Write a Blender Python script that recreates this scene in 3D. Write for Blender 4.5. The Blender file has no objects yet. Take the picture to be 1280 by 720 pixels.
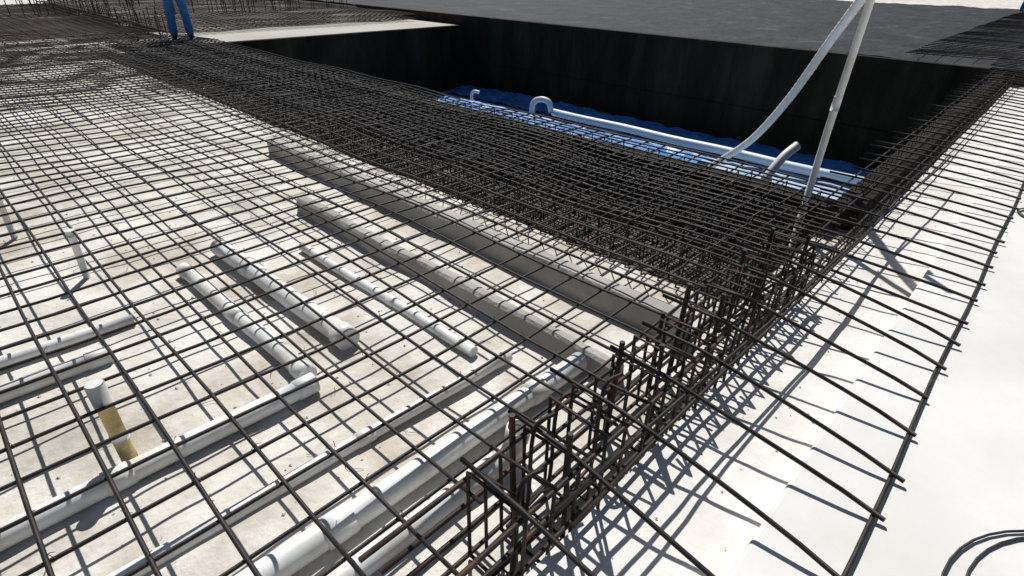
import bpy, math, random
from mathutils import Vector, Matrix
import mathutils.noise as mn
random.seed(7)
D=bpy.data
scene=bpy.context.scene
# ------------------------------------------------------------------ helpers
def link(o): scene.collection.objects.link(o); return o
class B:
    def __init__(s): s.v=[];s.f=[];s.m=[];s.sm=[]
    def tube(s,pts,r,n=6,caps=True,closed=False,mi=0):
        pts=[Vector(p) for p in pts]; N=len(pts)
        rr=r if isinstance(r,(list,tuple)) else [r]*N
        base=len(s.v); prev=None
        for i,p in enumerate(pts):
            if closed: t=pts[(i+1)%N]-pts[(i-1)%N]
            else: t=pts[min(i+1,N-1)]-pts[max(i-1,0)]
            if t.length<1e-9: t=Vector((0,0,1))
            t.normalize()
            if prev is None:
                ref=Vector((0,0,1)) if abs(t.z)<.9 else Vector((1,0,0))
                a=t.cross(ref).normalized()
            else:
                a=(prev-t*prev.dot(t))
                if a.length<1e-6: a=t.orthogonal()
                a.normalize()
            prev=a; b=t.cross(a)
            for k in range(n):
                w=2*math.pi*k/n
                s.v.append(p+(a*math.cos(w)+b*math.sin(w))*rr[i])
        M=N if closed else N-1
        for i in range(M):
            j=(i+1)%N
            for k in range(n):
                k2=(k+1)%n
                s.f.append((base+i*n+k,base+j*n+k,base+j*n+k2,base+i*n+k2)[::-1]); s.m.append(mi); s.sm.append(True)
        if caps and not closed:
            s.f.append(tuple(base+k for k in range(n))); s.m.append(mi); s.sm.append(False)
            s.f.append(tuple(base+(N-1)*n+k for k in range(n))[::-1]); s.m.append(mi); s.sm.append(False)
    def box(s,x0,x1,y0,y1,z0,z1,mi=0,rot=0,c=None):
        base=len(s.v)
        P=[(x0,y0,z0),(x1,y0,z0),(x1,y1,z0),(x0,y1,z0),(x0,y0,z1),(x1,y0,z1),(x1,y1,z1),(x0,y1,z1)]
        if rot:
            cx,cy=c if c else ((x0+x1)/2,(y0+y1)/2)
            P=[(cx+(x-cx)*math.cos(rot)-(y-cy)*math.sin(rot),cy+(x-cx)*math.sin(rot)+(y-cy)*math.cos(rot),z) for x,y,z in P]
        s.v+= [Vector(p) for p in P]
        for f in [(0,3,2,1),(4,5,6,7),(0,1,5,4),(1,2,6,5),(2,3,7,6),(3,0,4,7)]:
            s.f.append(tuple(base+i for i in f)); s.m.append(mi); s.sm.append(False)
    def blob(s,c,r,mi=0,flat=.7):
        base=len(s.v); R=[r*random.uniform(.7,1.2) for _ in range(6)]
        for d,q in zip([(1,0,0),(-1,0,0),(0,1,0),(0,-1,0),(0,0,1),(0,0,-1)],R):
            s.v.append(Vector((c[0]+d[0]*q+random.uniform(-.2,.2)*r,c[1]+d[1]*q+random.uniform(-.2,.2)*r,c[2]+d[2]*q*flat)))
        for f in [(0,2,4),(2,1,4),(1,3,4),(3,0,4),(2,0,5),(1,2,5),(3,1,5),(0,3,5)]:
            s.f.append(tuple(base+i for i in f)); s.m.append(mi); s.sm.append(False)
    def obj(s,name,mats,parent=None,bevel=0):
        me=D.meshes.new(name); me.from_pydata([tuple(v) for v in s.v],[],s.f)
        for m in (mats if isinstance(mats,list) else [mats]): me.materials.append(m)
        me.polygons.foreach_set('material_index',s.m); me.polygons.foreach_set('use_smooth',s.sm); me.update()
        o=link(D.objects.new(name,me))
        if bevel:
            b=o.modifiers.new('bev','BEVEL'); b.width=bevel; b.segments=2; b.limit_method='ANGLE'
        if parent: o.parent=parent
        return o
def grid(name,x0,x1,y0,y1,nx,ny,zf,mat,parent=None):
    v=[];f=[]
    for j in range(ny+1):
        for i in range(nx+1):
            x=x0+(x1-x0)*i/nx;y=y0+(y1-y0)*j/ny
            v.append((x,y,zf(x,y)))
    for j in range(ny):
        for i in range(nx):
            a=j*(nx+1)+i; f.append((a,a+1,a+nx+2,a+nx+1))
    me=D.meshes.new(name); me.from_pydata(v,[],f); me.materials.append(mat)
    me.polygons.foreach_set('use_smooth',[True]*len(f))
    o=link(D.objects.new(name,me))
    if parent:o.parent=parent
    return o
def smooth(pts,k=6):
    pts=[Vector(p) for p in pts]; out=[]
    P=[pts[0]*2-pts[1]]+pts+[pts[-1]*2-pts[-2]]
    for i in range(1,len(P)-2):
        for j in range(k):
            t=j/k; a,b,c,d=P[i-1],P[i],P[i+1],P[i+2]
            out.append(.5*((2*b)+(c-a)*t+(2*a-5*b+4*c-d)*t*t+(3*b-a-3*c+d)*t**3))
    out.append(pts[-1]); return out
# ------------------------------------------------------------------ materials
def mat(name,cols,scale=3,rough=.8,metal=0,bump=.2,bscale=60,bdist=.01,spec=.5,detail=6,cols2=None,stretch=(1,1,1),s2=.6,pos=(.3,.7)):
    m=D.materials.new(name); m.use_nodes=True; nt=m.node_tree; N=nt.nodes; L=nt.links
    bs=N['Principled BSDF']; bs.inputs['Roughness'].default_value=rough; bs.inputs['Metallic'].default_value=metal
    bs.inputs['Specular IOR Level'].default_value=spec
    tc=N.new('ShaderNodeTexCoord'); mp=N.new('ShaderNodeMapping'); mp.inputs['Scale'].default_value=stretch
    L.new(tc.outputs['Object'],mp.inputs[0])
    n=N.new('ShaderNodeTexNoise'); n.inputs['Scale'].default_value=scale; n.inputs['Detail'].default_value=detail; n.inputs['Roughness'].default_value=.65
    L.new(mp.outputs[0],n.inputs['Vector'])
    cr=N.new('ShaderNodeValToRGB'); e=cr.color_ramp.elements
    e[0].position=pos[0]; e[1].position=pos[1]
    e[0].color=(*cols[0],1); e[1].color=(*cols[-1],1)
    if len(cols)==3:
        x=e.new((pos[0]+pos[1])/2); x.color=(*cols[1],1)
    L.new(n.outputs['Fac'],cr.inputs[0]); out=cr.outputs[0]
    if cols2:
        n2=N.new('ShaderNodeTexNoise'); n2.inputs['Scale'].default_value=s2; n2.inputs['Detail'].default_value=8; n2.inputs['Roughness'].default_value=.7
        L.new(mp.outputs[0],n2.inputs['Vector'])
        c2=N.new('ShaderNodeValToRGB'); c2.color_ramp.elements[0].position=.42; c2.color_ramp.elements[1].position=.62
        L.new(n2.outputs['Fac'],c2.inputs[0])
        mx=N.new('ShaderNodeMixRGB'); mx.blend_type='MULTIPLY'; mx.inputs[2].default_value=(*cols2,1)
        L.new(c2.outputs[0],mx.inputs[0]); L.new(out,mx.inputs[1]); out=mx.outputs[0]
    L.new(out,bs.inputs['Base Color'])
    nb=N.new('ShaderNodeTexNoise'); nb.inputs['Scale'].default_value=bscale; nb.inputs['Detail'].default_value=5
    L.new(mp.outputs[0],nb.inputs['Vector'])
    bp=N.new('ShaderNodeBump'); bp.inputs['Strength'].default_value=bump; bp.inputs['Distance'].default_value=bdist
    L.new(nb.outputs['Fac'],bp.inputs['Height']); L.new(bp.outputs[0],bs.inputs['Normal'])
    return m
M_ground=mat('blinding_concrete',[(.46,.43,.38),(.65,.62,.57),(.74,.72,.675)],scale=2.2,rough=.8,bump=.5,bscale=30,bdist=.015,cols2=(.70,.66,.60),s2=1.3)
M_strip=mat('strip_concrete',[(.62,.605,.57),(.72,.705,.68)],scale=2.2,rough=.8,bump=.3,bscale=30,bdist=.01,cols2=(.86,.84,.81),s2=1.3)
M_slab=mat('slab_concrete',[(.65,.64,.61),(.72,.71,.685)],scale=1.5,rough=.7,bump=.12,bscale=40,bdist=.004,cols2=(.92,.91,.89),s2=.9)
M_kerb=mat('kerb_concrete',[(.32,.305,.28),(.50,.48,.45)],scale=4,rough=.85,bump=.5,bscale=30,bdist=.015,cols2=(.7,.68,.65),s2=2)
M_trench=mat('trench_shade',[(.07,.055,.045),(.17,.145,.12)],scale=3,rough=.9,bump=.6,bscale=20,bdist=.03)  # dark dirt tone, paints in the shade under the dense bars
M_shelf=mat('shelf_concrete',[(.36,.345,.31),(.52,.50,.46)],scale=1,rough=.85,bump=.3,bscale=20,bdist=.02,cols2=(.7,.67,.62),s2=.5)
M_bar=mat('rebar_steel',[(.008,.0075,.0075),(.018,.015,.014),(.045,.03,.023)],scale=9,rough=.55,metal=.2,bump=.4,bscale=220,bdist=.003,spec=.35)
M_rust=mat('rebar_rusty',[(.010,.008,.007),(.028,.018,.014),(.085,.043,.027)],scale=7,rough=.6,metal=.15,bump=.5,bscale=200,bdist=.003,spec=.35)
M_rust2=mat('rebar_rusty_far',[(.018,.013,.011),(.06,.038,.028)],scale=5,rough=.6,metal=.1,bump=.2,bscale=100,bdist=.003,spec=.3)
M_pvc=mat('pvc_white',[(.68,.685,.68),(.78,.785,.78)],scale=3,rough=.42,bump=.08,bscale=12,cols2=(.82,.78,.70),s2=3.5)
M_pvcb=mat('pvc_bluish',[(.48,.60,.74),(.64,.73,.82)],scale=2,rough=.4,bump=.1,bscale=20)
M_pvcin=mat('pipe_inside',[(.05,.05,.05),(.09,.09,.09)],rough=.8)
M_yel=mat('yellowed_pvc',[(.42,.32,.10),(.62,.52,.25)],scale=14,rough=.5,bump=.1,cols2=(.6,.5,.4),s2=12)
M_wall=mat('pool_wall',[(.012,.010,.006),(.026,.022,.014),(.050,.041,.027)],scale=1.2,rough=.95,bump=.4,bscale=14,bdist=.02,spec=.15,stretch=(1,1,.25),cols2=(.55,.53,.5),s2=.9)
M_memb=mat('deck_membrane',[(.014,.015,.018),(.030,.032,.037),(.12,.12,.125)],scale=.9,rough=.75,bump=.9,bscale=3,bdist=.08,pos=(.32,.85),spec=.15)
M_floor=mat('pool_floor',[(.22,.36,.56),(.50,.60,.72)],scale=1.3,rough=.5,bump=.5,bscale=4,bdist=.05)
M_tarp=mat('blue_tarp',[(.03,.17,.50),(.10,.30,.66)],scale=1.2,rough=.35,bump=.5,bscale=6,bdist=.05)
M_cable=mat('cable_black',[(.012,.012,.012),(.03,.03,.03)],rough=.45)
M_wire=mat('tie_wire',[(.03,.025,.02),(.08,.06,.05)],rough=.5,metal=.5)
M_peb=mat('debris',[(.35,.32,.28),(.6,.57,.52)],scale=20,rough=.9)
M_jean=mat('blue_trousers',[(.03,.13,.36),(.08,.24,.52)],scale=12,rough=.85,bump=.6,bscale=25,bdist=.02)
M_boot=mat('boots',[(.015,.03,.07),(.03,.05,.10)],scale=10,rough=.6)
M_shirt=mat('work_shirt',[(.05,.13,.3),(.08,.18,.38)],scale=10,rough=.9,bump=.5,bscale=20,bdist=.02)
M_skin=mat('skin',[(.36,.19,.12),(.42,.24,.16)],scale=10,rough=.55)
M_hat=mat('hard_hat',[(.7,.55,.05),(.75,.6,.08)],scale=3,rough=.35)
M_hair=mat('hair',[(.01,.008,.006),(.03,.02,.015)],rough=.7)
M_vest=mat('vest',[(.7,.25,.03),(.8,.3,.05)],rough=.8)
# ------------------------------------------------------------------ ground (one sheet with the pit and the trench left open)
PX0,PX1,PY0,PY1=4.95,13.8,1.02,15.5
ZG=-.35
def mkground():
    ys=[-1500,-60,PY0,PY1,60,1500]
    v=[];f=[]
    def q(x0,x1,y0,y1,z0,z1):
        b=len(v); v.extend([(x0,y0,z0),(x1,y0,z1),(x1,y1,z1),(x0,y1,z0)]); f.append((b,b+1,b+2,b+3))
    X=[-1500,-60,3.1,4.75,14.0,60,1500]
    for j in range(5):
        for i in range(6):
            y0,y1=ys[j],ys[j+1]
            if j==2 and i==3: continue
            if j==2 and i==2:
                q(3.1,3.2,y0,y1,ZG,-.75); q(3.2,4.75,y0,y1,-.75,-.75)
                v.extend([(3.1,y0,ZG),(3.2,y0,-.75),(4.75,y0,-.75),(4.75,y0,ZG),(3.1,y1,ZG),(3.2,y1,-.75),(4.75,y1,-.75),(4.75,y1,ZG)])
                b=len(v)-8; f.append((b,b+1,b+2,b+3)); f.append((b+7,b+6,b+5,b+4)); continue
            q(X[i],X[i+1],y0,y1,ZG,ZG)
    me=D.meshes.new('ground'); me.from_pydata(v,[],f); me.materials.append(M_ground)
    return link(D.objects.new('ground',me))
mkground()
def zb(x,y): return ZG+.006+.02*(mn.noise(Vector((x*.9,y*.9,0)))+.6)+.008*mn.noise(Vector((x*4,y*4,3)))
grid('concrete_blinding',-2,3.08,PY0,15,120,260,zb,M_ground)
grid('trench_shade_sheet',3.21,4.74,PY0+.01,PY1-.01,30,200,lambda x,y:-.71+.04*mn.noise(Vector((x*2,y*2,7))),M_trench)  # added dark sheet on the trench floor, its colour stands in for shade
# slab on the right, with the lower light strip between it and the cage
b=B(); b.box(-6,60,-14,.2,ZG-.2,-.06); b.obj('concrete_slab',M_slab,bevel=.012)
grid('concrete_blinding',-2,14,.203,.70,160,12,lambda x,y:-.215-.06*(y-.2)+.012*mn.noise(Vector((x*2,y*2,1)))+.006*mn.noise(Vector((x*8,y*8,4))),M_strip)
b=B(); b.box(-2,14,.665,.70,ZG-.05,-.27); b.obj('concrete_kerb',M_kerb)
# rough-cast concrete kerbs below the mat
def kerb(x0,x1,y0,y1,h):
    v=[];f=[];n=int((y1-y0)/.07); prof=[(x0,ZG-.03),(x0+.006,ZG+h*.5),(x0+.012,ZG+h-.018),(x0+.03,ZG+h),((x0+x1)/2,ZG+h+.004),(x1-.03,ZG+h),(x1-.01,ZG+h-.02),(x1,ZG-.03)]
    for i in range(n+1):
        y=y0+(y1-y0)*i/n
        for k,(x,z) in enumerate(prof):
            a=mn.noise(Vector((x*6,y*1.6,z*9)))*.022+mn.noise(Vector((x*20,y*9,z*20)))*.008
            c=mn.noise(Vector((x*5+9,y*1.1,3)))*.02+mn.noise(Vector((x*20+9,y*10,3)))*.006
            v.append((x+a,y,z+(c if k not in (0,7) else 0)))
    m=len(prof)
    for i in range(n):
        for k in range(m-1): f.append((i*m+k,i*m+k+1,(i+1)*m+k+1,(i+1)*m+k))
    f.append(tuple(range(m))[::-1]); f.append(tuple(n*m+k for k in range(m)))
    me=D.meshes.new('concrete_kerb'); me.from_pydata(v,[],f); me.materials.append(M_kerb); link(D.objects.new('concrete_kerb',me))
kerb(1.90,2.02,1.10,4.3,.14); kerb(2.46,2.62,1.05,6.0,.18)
# ------------------------------------------------------------------ pool pit
pool=link(D.objects.new('swimming_pool_pit',None))
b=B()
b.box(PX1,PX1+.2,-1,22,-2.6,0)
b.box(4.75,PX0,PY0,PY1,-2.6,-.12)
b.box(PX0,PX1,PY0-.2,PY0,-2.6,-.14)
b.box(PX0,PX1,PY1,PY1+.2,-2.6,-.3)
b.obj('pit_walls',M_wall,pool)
b=B()
for yy in (3.4,5.9,8.3,10.8,13.2): b.box(PX1-.014,PX1+.01,yy,yy+.04,-2.5,-.02)
b.box(PX1-.03,PX1-.015,1.2,15.3,-1.42,-1.38)
b.obj('panel_joints',M_wall,pool)
b=B(); b.box(4.7,PX1+.1,PY0-.1,PY1+.1,-2.8,-2.42); b.obj('pit_floor_base',M_floor,pool)
grid('pit_floor_liner',PX0,PX1-.02,PY0,PY1,60,90,lambda x,y:-2.36+.06*mn.noise(Vector((x*.9,y*.9,0)))+.03*mn.noise(Vector((x*3,y*3,2))),M_floor,pool)
grid('blue_tarp',12.75,13.77,PY0+.1,PY1-.2,24,220,lambda x,y:-2.27+.12*max(0,(x-13.3))*2+.07*mn.noise(Vector((x*2,y*2,5)))+.04*mn.noise(Vector((x*7,y*7,1))),M_tarp)
grid('blue_tarp',10.2,12.15,5.3,14.8,30,110,lambda x,y:-2.24+.08*mn.noise(Vector((x*2,y*2,9)))+.03*mn.noise(Vector((x*7,y*7,3))),M_tarp)
b=B(); b.box(4.0,PX1,PY1+.2,23,-.6,-.3); b.obj('concrete_shelf',M_shelf)
grid('deck_membrane',14.0,40,-.5,45,110,260,lambda x,y:-.01+.05*mn.noise(Vector((x*.8,y*.8,0)))+.03*mn.noise(Vector((x*3,y*3,0))),M_memb)
b=B(); b.box(14.0,40,-.5,45,ZG-.1,-.08); b.obj('concrete_deck',M_kerb)
# ------------------------------------------------------------------ rebar mats
def sag(x,y): return .012*math.sin(x*2.1+y*1.3)+.011*math.sin(y*2.7-x*1.1+2)+.004*math.sin(5*x+3.3*y)
def jit(q=1):
    a,b2,c=random.uniform(0,6.3),random.uniform(.5,1.6),random.uniform(.002,.006)*q
    return lambda s: c*math.sin(s*b2+a)+c*.5*math.sin(s*b2*2.7+a*2)
R=.0076
b=B()
x=-1.6
while x<4.95:
    j=jit(); y0=.78+random.uniform(-.1,.12); y1=15.2+random.uniform(-.3,.3); n=int((y1-y0)/.35); off=random.uniform(-.008,.008); sk=random.uniform(-.008,.008)
    b.tube([(x+off+j(y)+sk*(y-4)*.15,y,sag(x,y)) for y in [y0+(y1-y0)*i/n for i in range(n+1)]],R)
    x+=.2 if x<2.9 else .10
y=1.02
while y<15.3:
    j=jit(); x0=-1.75; x1=4.98+random.uniform(-.05,.05); n=18; off=random.uniform(-.008,.008); sk=random.uniform(-.008,.008)
    b.tube([(xx,y+off+j(xx)+sk*(xx-2)*.4,sag(xx,y)-2*R) for xx in [x0+(x1-x0)*i/n for i in range(n+1)]],R)
    y+=.2
b.obj('rebar_mesh',M_bar)
b=B()
for z in (-.10,-.24,-.5):
    x=3.3
    while x<4.72:
        j=jit(); b.tube([(x+j(y),y,z+.3*sag(x,y)) for y in [1.1+.5*i for i in range(28)]],.0066,5); x+=.2 if z<-.3 else .14
for z in (-.11,-.35,-.51):
    y=1.15
    while y<15:
        j=jit(); b.tube([(xx,y+j(xx)+random.uniform(-.01,.01),z) for xx in (3.2,3.7,4.2,4.72)],.0066,5); y+=.14 if z>-.2 else .2
y=1.1
while y<15.1:
    for (xa,xb) in ((3.0,3.6),(3.65,4.1),(4.15,4.68)):
        dy=random.uniform(-.025,.025); zt=.008+random.uniform(-.02,.025)
        b.tube([(xa,y,-.3 if xa<3.1 else -.58),(xa+random.uniform(-.02,.02),y+dy,zt),(xb,y+dy,zt),(xb,y,-.58)],.0062,5,closed=True)
    y+=.13
b.obj('rebar_beam_cage',M_bar)
b=B()
def stir(x,ya,yb,zb_,zt,r=.006,hook=True):
    t=random.uniform(-.022,.022); t2=random.uniform(-.015,.015)
    P=[(x,ya,zb_),(x,yb,zb_),(x+t2,yb,zt),(x+t,ya,zt)]
    b.tube([P[0],P[1],P[2],P[3]],r,6,closed=True)
    if hook and random.random()<.4: b.tube([(x+t,ya,zt),(x+t+.01,ya+.05,zt-.07)],r,6)
CA,CB=.70,.94
x=.80
while x<3.35:
    zt=.095+random.uniform(-.03,.04)
    stir(x,CA+random.uniform(-.015,.015),CB+random.uniform(-.015,.015),-.33,zt,.0078)
    if random.random()<.18: stir(x+.03,CA+.06,CB-.06,-.30,zt+.03+random.uniform(-.04,.05),.0065)
    x+=random.uniform(.12,.16) if x<1.7 else random.uniform(.07,.11)
for (yy,zz) in [(CA,.06),(CB,.055),(CA,-.06),(CB,-.05),(CA,-.18),(CB,-.17),(CA,-.31),(CB,-.31),(.82,-.31)]:
    j=jit(1.4);j2=jit(1.4); b.tube([(xx,yy+1.3*j(xx),zz+j2(xx)) for xx in [.45+.25*i+random.uniform(-.05,.05) for i in range(12)]],.0095,7)
for (px,py,zt,r) in [(1.04,.96,.16,.012),(1.08,.74,.2,.010),(1.66,.94,.17,.012),(1.72,.78,.2,.010),(2.18,.93,.24,.013),(2.24,.77,.22,.011),(2.05,.96,.12,.010),(2.8,.92,.2,.012),(3.2,.93,.2,.012),(3.3,.76,.18,.011)]:
    b.tube([(px+random.uniform(-.02,.02),py,-.34),(px,py+random.uniform(-.01,.01),zt)],r,7)
for i in range(4):
    x0=.82+.2*i+random.uniform(-.03,.03); ya=random.uniform(CA+.02,CB)
    b.tube(smooth([(x0-.25,ya,-.29),(x0-.06,ya+.01,-.28),(x0,ya+.01,-.24),(x0+.02,ya+.02,.04),(x0+.05,ya+.02,.13),(x0+.12,ya,.14)],4),.008,7)
x=3.45
while x<14:
    stir(x,.70+random.uniform(-.02,.02),.96,-.33,-.02+random.uniform(-.03,.03),.006,False); x+=.2
for (yy,zz) in [(.70,-.03),(.95,-.03),(.70,-.16),(.95,-.15),(.70,-.3),(.95,-.3),(1.0,-.0),(.84,.0)]:
    j=jit();j2=jit(); b.tube([(xx,yy+2*j(xx),zz+j2(xx)) for xx in [3.1+.6*i for i in range(20)]],.0075,6)
b.obj('rebar_beam_cage',M_rust)
# dowel bars reaching out over the slab
b=B(); x=.82
while x<24:
    near=x<3.5
    y1=(random.uniform(.98,1.08) if near else random.uniform(1.06,1.2)); ye=-.075+random.uniform(-.02,.02)
    z0=(.10 if x<3.3 else .02)+random.uniform(-.01,.01); s=random.uniform(-.02,.02)
    P=[]
    for i in range(9):
        t=i/8; yy=y1+(ye-y1)*t
        k=min(1,max(0,(yy-ye)/(.75-ye)))
        P.append((x+s*(1-k)+.004*math.sin(yy*5+x*9),yy,-.038+(z0+.038)*k**.8))
    b.tube(P,.0088,7)
    x+=random.uniform(.26,.30)
b.tube([(.3+.4*i,-.05+.006*math.sin(i*1.3),-.046+.003*math.sin(i*.7)) for i in range(60)],.0085,7)
for i in range(2):
    yy=.58+.06*i
    b.tube([(.9+.5*k,yy+.01*math.sin(k+i)-.01*k*(i==1),.068-.03*(k>5)+.004*math.sin(k*1.7)) for k in range(9+i*3)],.008,7)
b.obj('rebar_dowel_bars',M_bar)
# tie wires at crossings
b=B()
for iy in range(28):
    for ix in range(24):
        xx=-1.6+.2*ix; yy=1.02+.2*iy
        if random.random()<.6 and xx<3.1:
            z=sag(xx,yy); a=random.uniform(-.015,.015); c=random.uniform(-.015,.015); s=random.choice((-1,1))
            b.tube([(xx-.012,yy-.012*s,z-.016),(xx,yy,z+.009),(xx+.012,yy+.012*s,z-.016)],.0013,4)
            b.tube([(xx,yy,z+.008),(xx+a*.6,yy+c*.6,z+.016),(xx+a*1.3,yy+c*1.3,z+.018)],.0014,4)
b.obj('tie_wires',M_wire)
def farmat(name,x0,x1,y0,y1,sx,sy,z,m,layers=1,r=.0085,nz=1.2):
    b=B()
    for l in range(layers):
        zz=z-.14*l
        x=x0
        while x<=x1:
            j=jit(); n=max(2,int((y1-y0)/1.2)); b.tube([(x+2*j(y),y,zz+nz*sag(x,y)) for y in [y0+(y1-y0)*i/n for i in range(n+1)]],r,4); x+=sx
        y=y0
        while y<=y1:
            j=jit(); n=max(2,int((x1-x0)/1.2)); b.tube([(xx,y+2*j(xx),zz-.017+nz*sag(xx,y)) for xx in [x0+(x1-x0)*i/n for i in range(n+1)]],r,4); y+=sy
    return b.obj(name,m)
farmat('rebar_mesh',-3,3.1,9.0,15.0,.2,.2,-.10,M_rust2,1,.0075)
farmat('rebar_mesh',-6,4.6,15.5,27,.22,.22,.06,M_rust2,2,.010)
farmat('rebar_mesh',5.2,13.4,17.6,34,.22,.24,-.06,M_rust2,2,.012)
farmat('rebar_mesh',14.4,34,-.6,2.6,.30,.30,.09,M_bar,1)
# starter bars standing along the far edges
b=B()
for i in range(190):
    x=random.uniform(-6,13); y=21.5+random.uniform(-.2,.2)+(0 if i%2 else 4.5); h=random.uniform(.5,1.1)
    b.tube([(x,y,-.4),(x+random.uniform(-.05,.05),y+random.uniform(-.05,.05),h)],.013,5)
for i in range(60):
    x=4.75+random.uniform(-.1,.15); y=15.4+i*.16; b.tube([(x,y,-.4),(x+random.uniform(-.04,.04),y,random.uniform(.15,.5))],.011,5)
b.obj('starter_bars',M_rust2)
# ------------------------------------------------------------------ PVC pipes
def pipe(pts,r,m=M_pvc,name='pvc_pipe',collars=(),n=20,cap=False):
    b=B(); P=[Vector(p) for p in pts]
    b.tube(P,r,n,caps=cap)
    for (i,w) in collars:
        i=min(i,len(P)-1)
        t=(P[min(i+1,len(P)-1)]-P[max(i-1,0)]).normalized(); c=P[i]
        b.tube([c-t*w,c-t*w*.98,c+t*w*.98,c+t*w],[r*1.01,r*1.13,r*1.13,r*1.01],n,caps=cap)
    if not cap:
        for e,nx in ((0,1),(-1,-2)):
            d=(P[nx]-P[e]).normalized()
            b.tube([P[e],P[e]+d*.002,P[e]+d*.12],[r,r*.88,r*.88],n,caps=False,mi=0)
            b.tube([P[e]+d*.119,P[e]+d*.121],r*.87,n,mi=1)
    return b.obj(name,[m,M_pvcin])
def straight(a,c,n=10,wob=.004):
    a=Vector(a);c=Vector(c); w=random.uniform(0,6)
    d=(c-a).normalized(); s=Vector((-d.y,d.x,0))
    return [a+(c-a)*i/n+s*wob*math.sin(w+i*.9)*(0<i<n) for i in range(n+1)]
zp=lambda r:ZG+.016+r
pipe(straight((-1.4,2.17,zp(.046)),(.82,2.14,zp(.046)),14),.046,collars=[(9,.05),(14,.05)],cap=True)
pipe(straight((.87,2.26,zp(.046)),(.84,3.75,zp(.046)),8),.046,collars=[(0,.05),(4,.06),(8,.04)],cap=True)
pipe(straight((-1.2,1.74,zp(.031)),(1.66,1.63,zp(.031)),14),.031,collars=[(10,.04),(14,.05)],cap=True)
pipe(straight((1.60,1.78,zp(.031)),(1.58,3.6,zp(.031)),10),.031,collars=[(4,.04)],cap=True)
pipe(straight((-.9,1.37,zp(.052)),(1.93,1.31,zp(.052)),16),.052,collars=[(8,.06),(14,.05)],cap=True)
pipe(straight((-.9,1.17,zp(.046)),(.98,1.14,zp(.046)),8)+smooth([(1.08,1.135,zp(.05)),(1.17,1.125,zp(.07)),(1.22,1.115,zp(.115)),(1.23,1.11,zp(.17))],5),.046,collars=[(8,.06),(24,.03)])
pipe(straight((-1.6,3.14,zp(.042)),(.18,3.10,zp(.042)),10),.042,collars=[(10,.05)],cap=True)
pipe(straight((-1.6,3.5,zp(.034)),(.42,3.38,zp(.034)),10),.034,cap=True)
pipe(straight((1.17,2.36,zp(.06)),(1.13,3.95,zp(.06)),10),.06,collars=[(0,.05),(7,.06)],cap=True)
b=B(); b.tube([(.09,2.27,ZG),(.088,2.27,-.02)],.030,20); b.tube([(.088,2.27,-.02),(.087,2.272,.085),(.087,2.272,.09)],[.034,.034,.030],20,mi=1)
b.tube([(.09,2.27,-.2),(.09,2.27,-.17)],.033,20,mi=1); b.obj('pvc_riser',[M_yel,M_pvc])
for (sx,sy) in ((.37,4.2),(.15,5.28)):
    b=B(); b.tube([(sx,sy,ZG),(sx+.01,sy,-.02)],.022,14); b.tube([(sx+.01,sy,-.03),(sx+.01,sy,.01)],.027,14); b.obj('pvc_riser',[M_pvc])
b=B(); b.tube([(4.58,1.15,-.7),(4.61,1.15,.5),(4.66,1.13,1.9)],.026,18); b.tube([(4.612,1.149,.62),(4.616,1.148,.72)],.029,18); b.obj('pvc_standpipe',M_pvc)
H=smooth([(4.70,1.13,1.66),(4.95,1.24,1.42),(5.95,1.68,.96),(6.79,2.19,.235),(7.38,2.70,-.42),(7.74,3.24,-.93),(7.95,3.8,-1.5),(8.05,4.3,-2.3)],26)
b=B(); b.tube(H,[.030+.003*(i%2)+.014*min(1,i/90) for i in range(len(H))],16); b.obj('flexible_hose',M_pvc)
pipe(smooth([(6.85,2.42,-2.36),(6.86,2.40,-1.6),(6.92,2.38,-1.15),(7.13,2.32,-.80),(7.35,2.25,-.55),(7.55,2.18,-.42)],7),.055)
pipe(smooth([(12.3,10.9,-2.3),(12.3,10.9,-2.0),(12.33,10.8,-1.85),(12.4,10.6,-1.8),(12.45,10.42,-1.86),(12.5,10.35,-2.1)],6),.08)
pipe(smooth([(12.4,13.6,-2.3),(12.4,13.6,-2.1),(12.42,13.5,-2.0),(12.5,13.35,-2.02)],6),.05)
pipe(straight((12.55,10.3,-2.13),(12.5,2.0,-2.13),20,.03),.10,M_pvcb)
# ------------------------------------------------------------------ cables on the slab
def coil(name,cx,cy,r,k,rad,z,sq=1):
    b=B(); P=[]
    ph=[random.uniform(0,6) for _ in range(4)]
    for i in range(k*48+1):
        w=2*math.pi*i/48; rr=r*(1+.05*math.sin(w*.31+ph[0])+.04*math.sin(w*.77+ph[1]))
        P.append((cx+rr*math.cos(w)+.02*math.sin(w*.2),cy+rr*sq*math.sin(w),z+rad+.010*abs(math.sin(w*.37+ph[2]))))
    b.tube(P,rad,8); return b.obj(name,M_cable)
coil('cable_coil',1.62,-.80,.51,2,.0042,-.06)
coil('tie_wire_coil',5.5,-.22,.13,6,.004,-.06)
# ------------------------------------------------------------------ loose debris
b=B()
for i in range(1100):
    x=random.uniform(-1.5,3.0); y=random.uniform(1.1,7)
    r=random.choice((.003,.004,.006,.009)); b.blob((x,y,zb(x,y)+r*.3),r)
for i in range(200):
    x=random.uniform(.5,9);y=random.uniform(.26,.64); b.blob((x,y,-.215-.06*(y-.2)+.004),random.choice((.003,.004,.006)))
b.obj('loose_debris',M_peb)
b=B()
for i in range(40):
    x=random.uniform(-1,2.9); y=random.uniform(1.1,5); a=random.uniform(0,6.3); l=random.uniform(.04,.12); z=zb(x,y)+.004
    b.tube(smooth([(x,y,z),(x+l*.5*math.cos(a),y+l*.5*math.sin(a),z+.008),(x+l*math.cos(a+.5),y+l*math.sin(a+.5),z)],3),.0013,4)
b.obj('wire_offcuts',M_wire)
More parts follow.
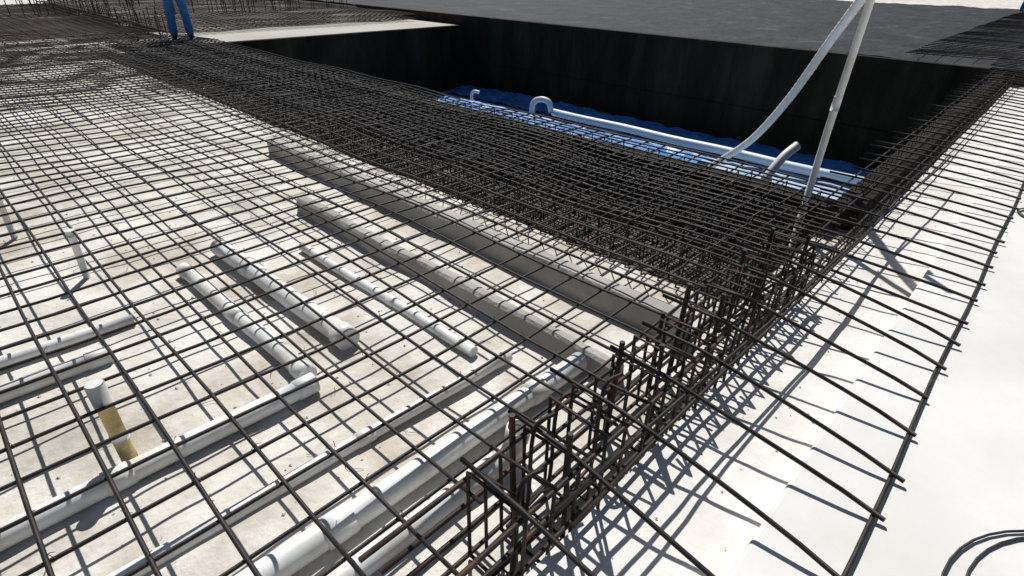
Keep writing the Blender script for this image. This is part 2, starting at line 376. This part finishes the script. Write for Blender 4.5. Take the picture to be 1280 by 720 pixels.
# ------------------------------------------------------------------ workers
def worker(px,py,pz,face):
    root=link(D.objects.new('construction_worker',None))
    V=[];E=[];RR=[]
    def a(p,r,par=None):
        V.append(p); RR.append(r)
        if par is not None: E.append((par,len(V)-1))
        return len(V)-1
    pel=a((0,0,.96),(.16,.12)); wa=a((0,.0,1.12),(.145,.105),pel); ch=a((0,-.01,1.30),(.165,.115),wa); sh=a((0,-.01,1.42),(.13,.09),ch); nk=a((0,-.01,1.50),(.055,.055),sh); hb=a((0,-.02,1.57),(.06,.06),nk)
    for s in (-1,1):
        hp=a((s*.10,0,.88),(.095,.1),pel); th=a((s*.125,-.02,.68),(.098,.10),hp); kn=a((s*.14,-.035,.48),(.085,.09),th); cf=a((s*.15,0,.32),(.088,.092),kn); an=a((s*.155,.01,.15),(.082,.09),cf); hl=a((s*.155,.015,.055),(.045,.05),an); ft=a((s*.165,-.09,.045),(.045,.04),hl); a((s*.17,-.18,.035),(.04,.03),ft)
        so=a((s*.19,-.01,1.40),(.068,.065),sh); el=a((s*.27,.0,1.13),(.05,.05),so); el2=a((s*.26,-.10,1.0),(.042,.042),el); wr=a((s*.22,-.20,.93),(.03,.028),el2); a((s*.21,-.25,.91),(.034,.02),wr)
    me=D.meshes.new('body'); me.from_pydata(V,E,[]); o=link(D.objects.new('body',me))
    sk=o.modifiers.new('s','SKIN'); sk.use_smooth_shade=True
    for i,r in enumerate(RR): me.skin_vertices[0].data[i].radius=r
    me.skin_vertices[0].data[0].use_root=True
    ss=o.modifiers.new('ss','SUBSURF'); ss.levels=2; ss.render_levels=2
    dg=bpy.context.evaluated_depsgraph_get(); dg.update()
    m2=D.meshes.new_from_object(o.evaluated_get(dg)); D.objects.remove(o)
    for m in (M_jean,M_boot,M_shirt,M_skin,M_vest): m2.materials.append(m)
    for p in m2.polygons:
        c=p.center; p.use_smooth=True
        if c.z<.11: k=1
        elif abs(c.x)>.19 and .85<c.z<1.16 and c.y<-.15: k=3
        elif c.z<.99 and not(abs(c.x)>.2 and c.z>.86): k=0
        elif c.z>1.47: k=3
        elif abs(c.x)<.17: k=4
        else: k=2
        p.material_index=k
    o=link(D.objects.new('body',m2)); o.parent=root
    b=B()
    for s in (-1,1):
        b.box(s*.163-.05,s*.163+.05,-.23,.07,0,.022)
    b.obj('boot_soles',M_boot,root,bevel=.01)
    b=B(); prof=[(1.515,.03,.035),(1.535,.052,.06),(1.57,.066,.078),(1.61,.073,.088),(1.65,.077,.094),(1.69,.074,.09),(1.725,.055,.07),(1.745,.02,.03)]
    n=20
    for z,rx,ry in prof:
        for k in range(n):
            w=2*math.pi*k/n; b.v.append(Vector((rx*math.cos(w),-.025+ry*math.sin(w)-(.012 if (z<1.6 and math.sin(w)<0) else 0),z)))
    for i in range(len(prof)-1):
        for k in range(n):
            b.f.append((i*n+k,i*n+(k+1)%n,(i+1)*n+(k+1)%n,(i+1)*n+k)); b.m.append(0); b.sm.append(True)
    b.tube([(0,-.115,1.66),(0,-.135,1.61),(0,-.118,1.60)],[.008,.015,.01],8)
    for s in (-1,1):
        b.tube([(s*.074,-.02,1.66),(s*.085,-.01,1.64),(s*.078,-.02,1.60)],[.008,.014,.008],8)
        b.tube([(s*.03,-.105,1.64),(s*.03,-.116,1.64)],[.012,.006],8,mi=1)
        b.tube([(s*.015,-.118,1.662),(s*.045,-.108,1.662)],.005,6,mi=1)
    b.tube([(-.022,-.113,1.572),(0,-.12,1.57),(.022,-.113,1.572)],.005,6,mi=1)
    b.obj('head',[M_skin,M_hair],root)
    b=B(); prof=[(1.685,.125,.15),(1.69,.122,.148),(1.692,.098,.118),(1.74,.092,.112),(1.78,.07,.088),(1.80,.03,.04),(1.803,.002,.002)]
    for z,rx,ry in prof:
        for k in range(n):
            w=2*math.pi*k/n; b.v.append(Vector((rx*math.cos(w),-.03+ry*math.sin(w),z)))
    for i in range(len(prof)-1):
        for k in range(n):
            b.f.append((i*n+k,i*n+(k+1)%n,(i+1)*n+(k+1)%n,(i+1)*n+k)); b.m.append(0); b.sm.append(True)
    b.obj('hard_hat',M_hat,root)
    b=B()
    for s in (-1,1):
        for q in range(4):
            l=(.06,.075,.072,.055)[q]; x=s*.21+(q-1.5)*.018
            b.tube(smooth([(x,-.27,.905),(x,-.27-l*.5,.895),(x-s*.005,-.27-l*.75,.865),(x-s*.01,-.27-l*.7,.84)],3),[.009]*9+[.007],8)
        b.tube(smooth([(s*.185,-.235,.91),(s*.165,-.27,.90),(s*.165,-.30,.88)],3),.0095,8)
    b.obj('fingers',M_skin,root)
    root.location=(px,py,pz); root.rotation_euler=(0,0,face)
worker(4.42,13.9,.01,math.radians(150))
worker(34,2.35,.1,math.radians(-60))
# ------------------------------------------------------------------ light + camera
s=Vector((.5,.55,1.0)).normalized()
sun=D.lights.new('sun','SUN'); sun.energy=5.0; sun.angle=math.radians(.5); sun.color=(1,.98,.945)
so=link(D.objects.new('sun',sun)); so.rotation_euler=s.to_track_quat('Z','Y').to_euler()
w=D.worlds.new('World'); scene.world=w; w.use_nodes=True; nt=w.node_tree
sky=nt.nodes.new('ShaderNodeTexSky'); sky.sky_type='NISHITA'; sky.sun_disc=False
sky.sun_elevation=math.asin(s.z); sky.sun_rotation=math.atan2(s.x,s.y)
nt.links.new(sky.outputs[0],nt.nodes['Background'].inputs[0]); nt.nodes['Background'].inputs[1].default_value=.052
scene.view_settings.view_transform='Standard'; scene.view_settings.look='None'; scene.view_settings.exposure=0
e1=Vector((.692,.355,-.628)).normalized(); e2=Vector((-.721,.361,-.592)); e2=(e2-e1*e2.dot(e1)).normalized(); e3=e1.cross(e2)
cam=D.cameras.new('camera'); cam.sensor_width=36; cam.lens=19.38; cam.clip_end=3000; cam.clip_start=.05
co=link(D.objects.new('camera',cam))
Mx=Matrix((e1,e2,e3)).to_4x4(); Mx.translation=(0,0,1.5); co.matrix_world=Mx
scene.camera=co
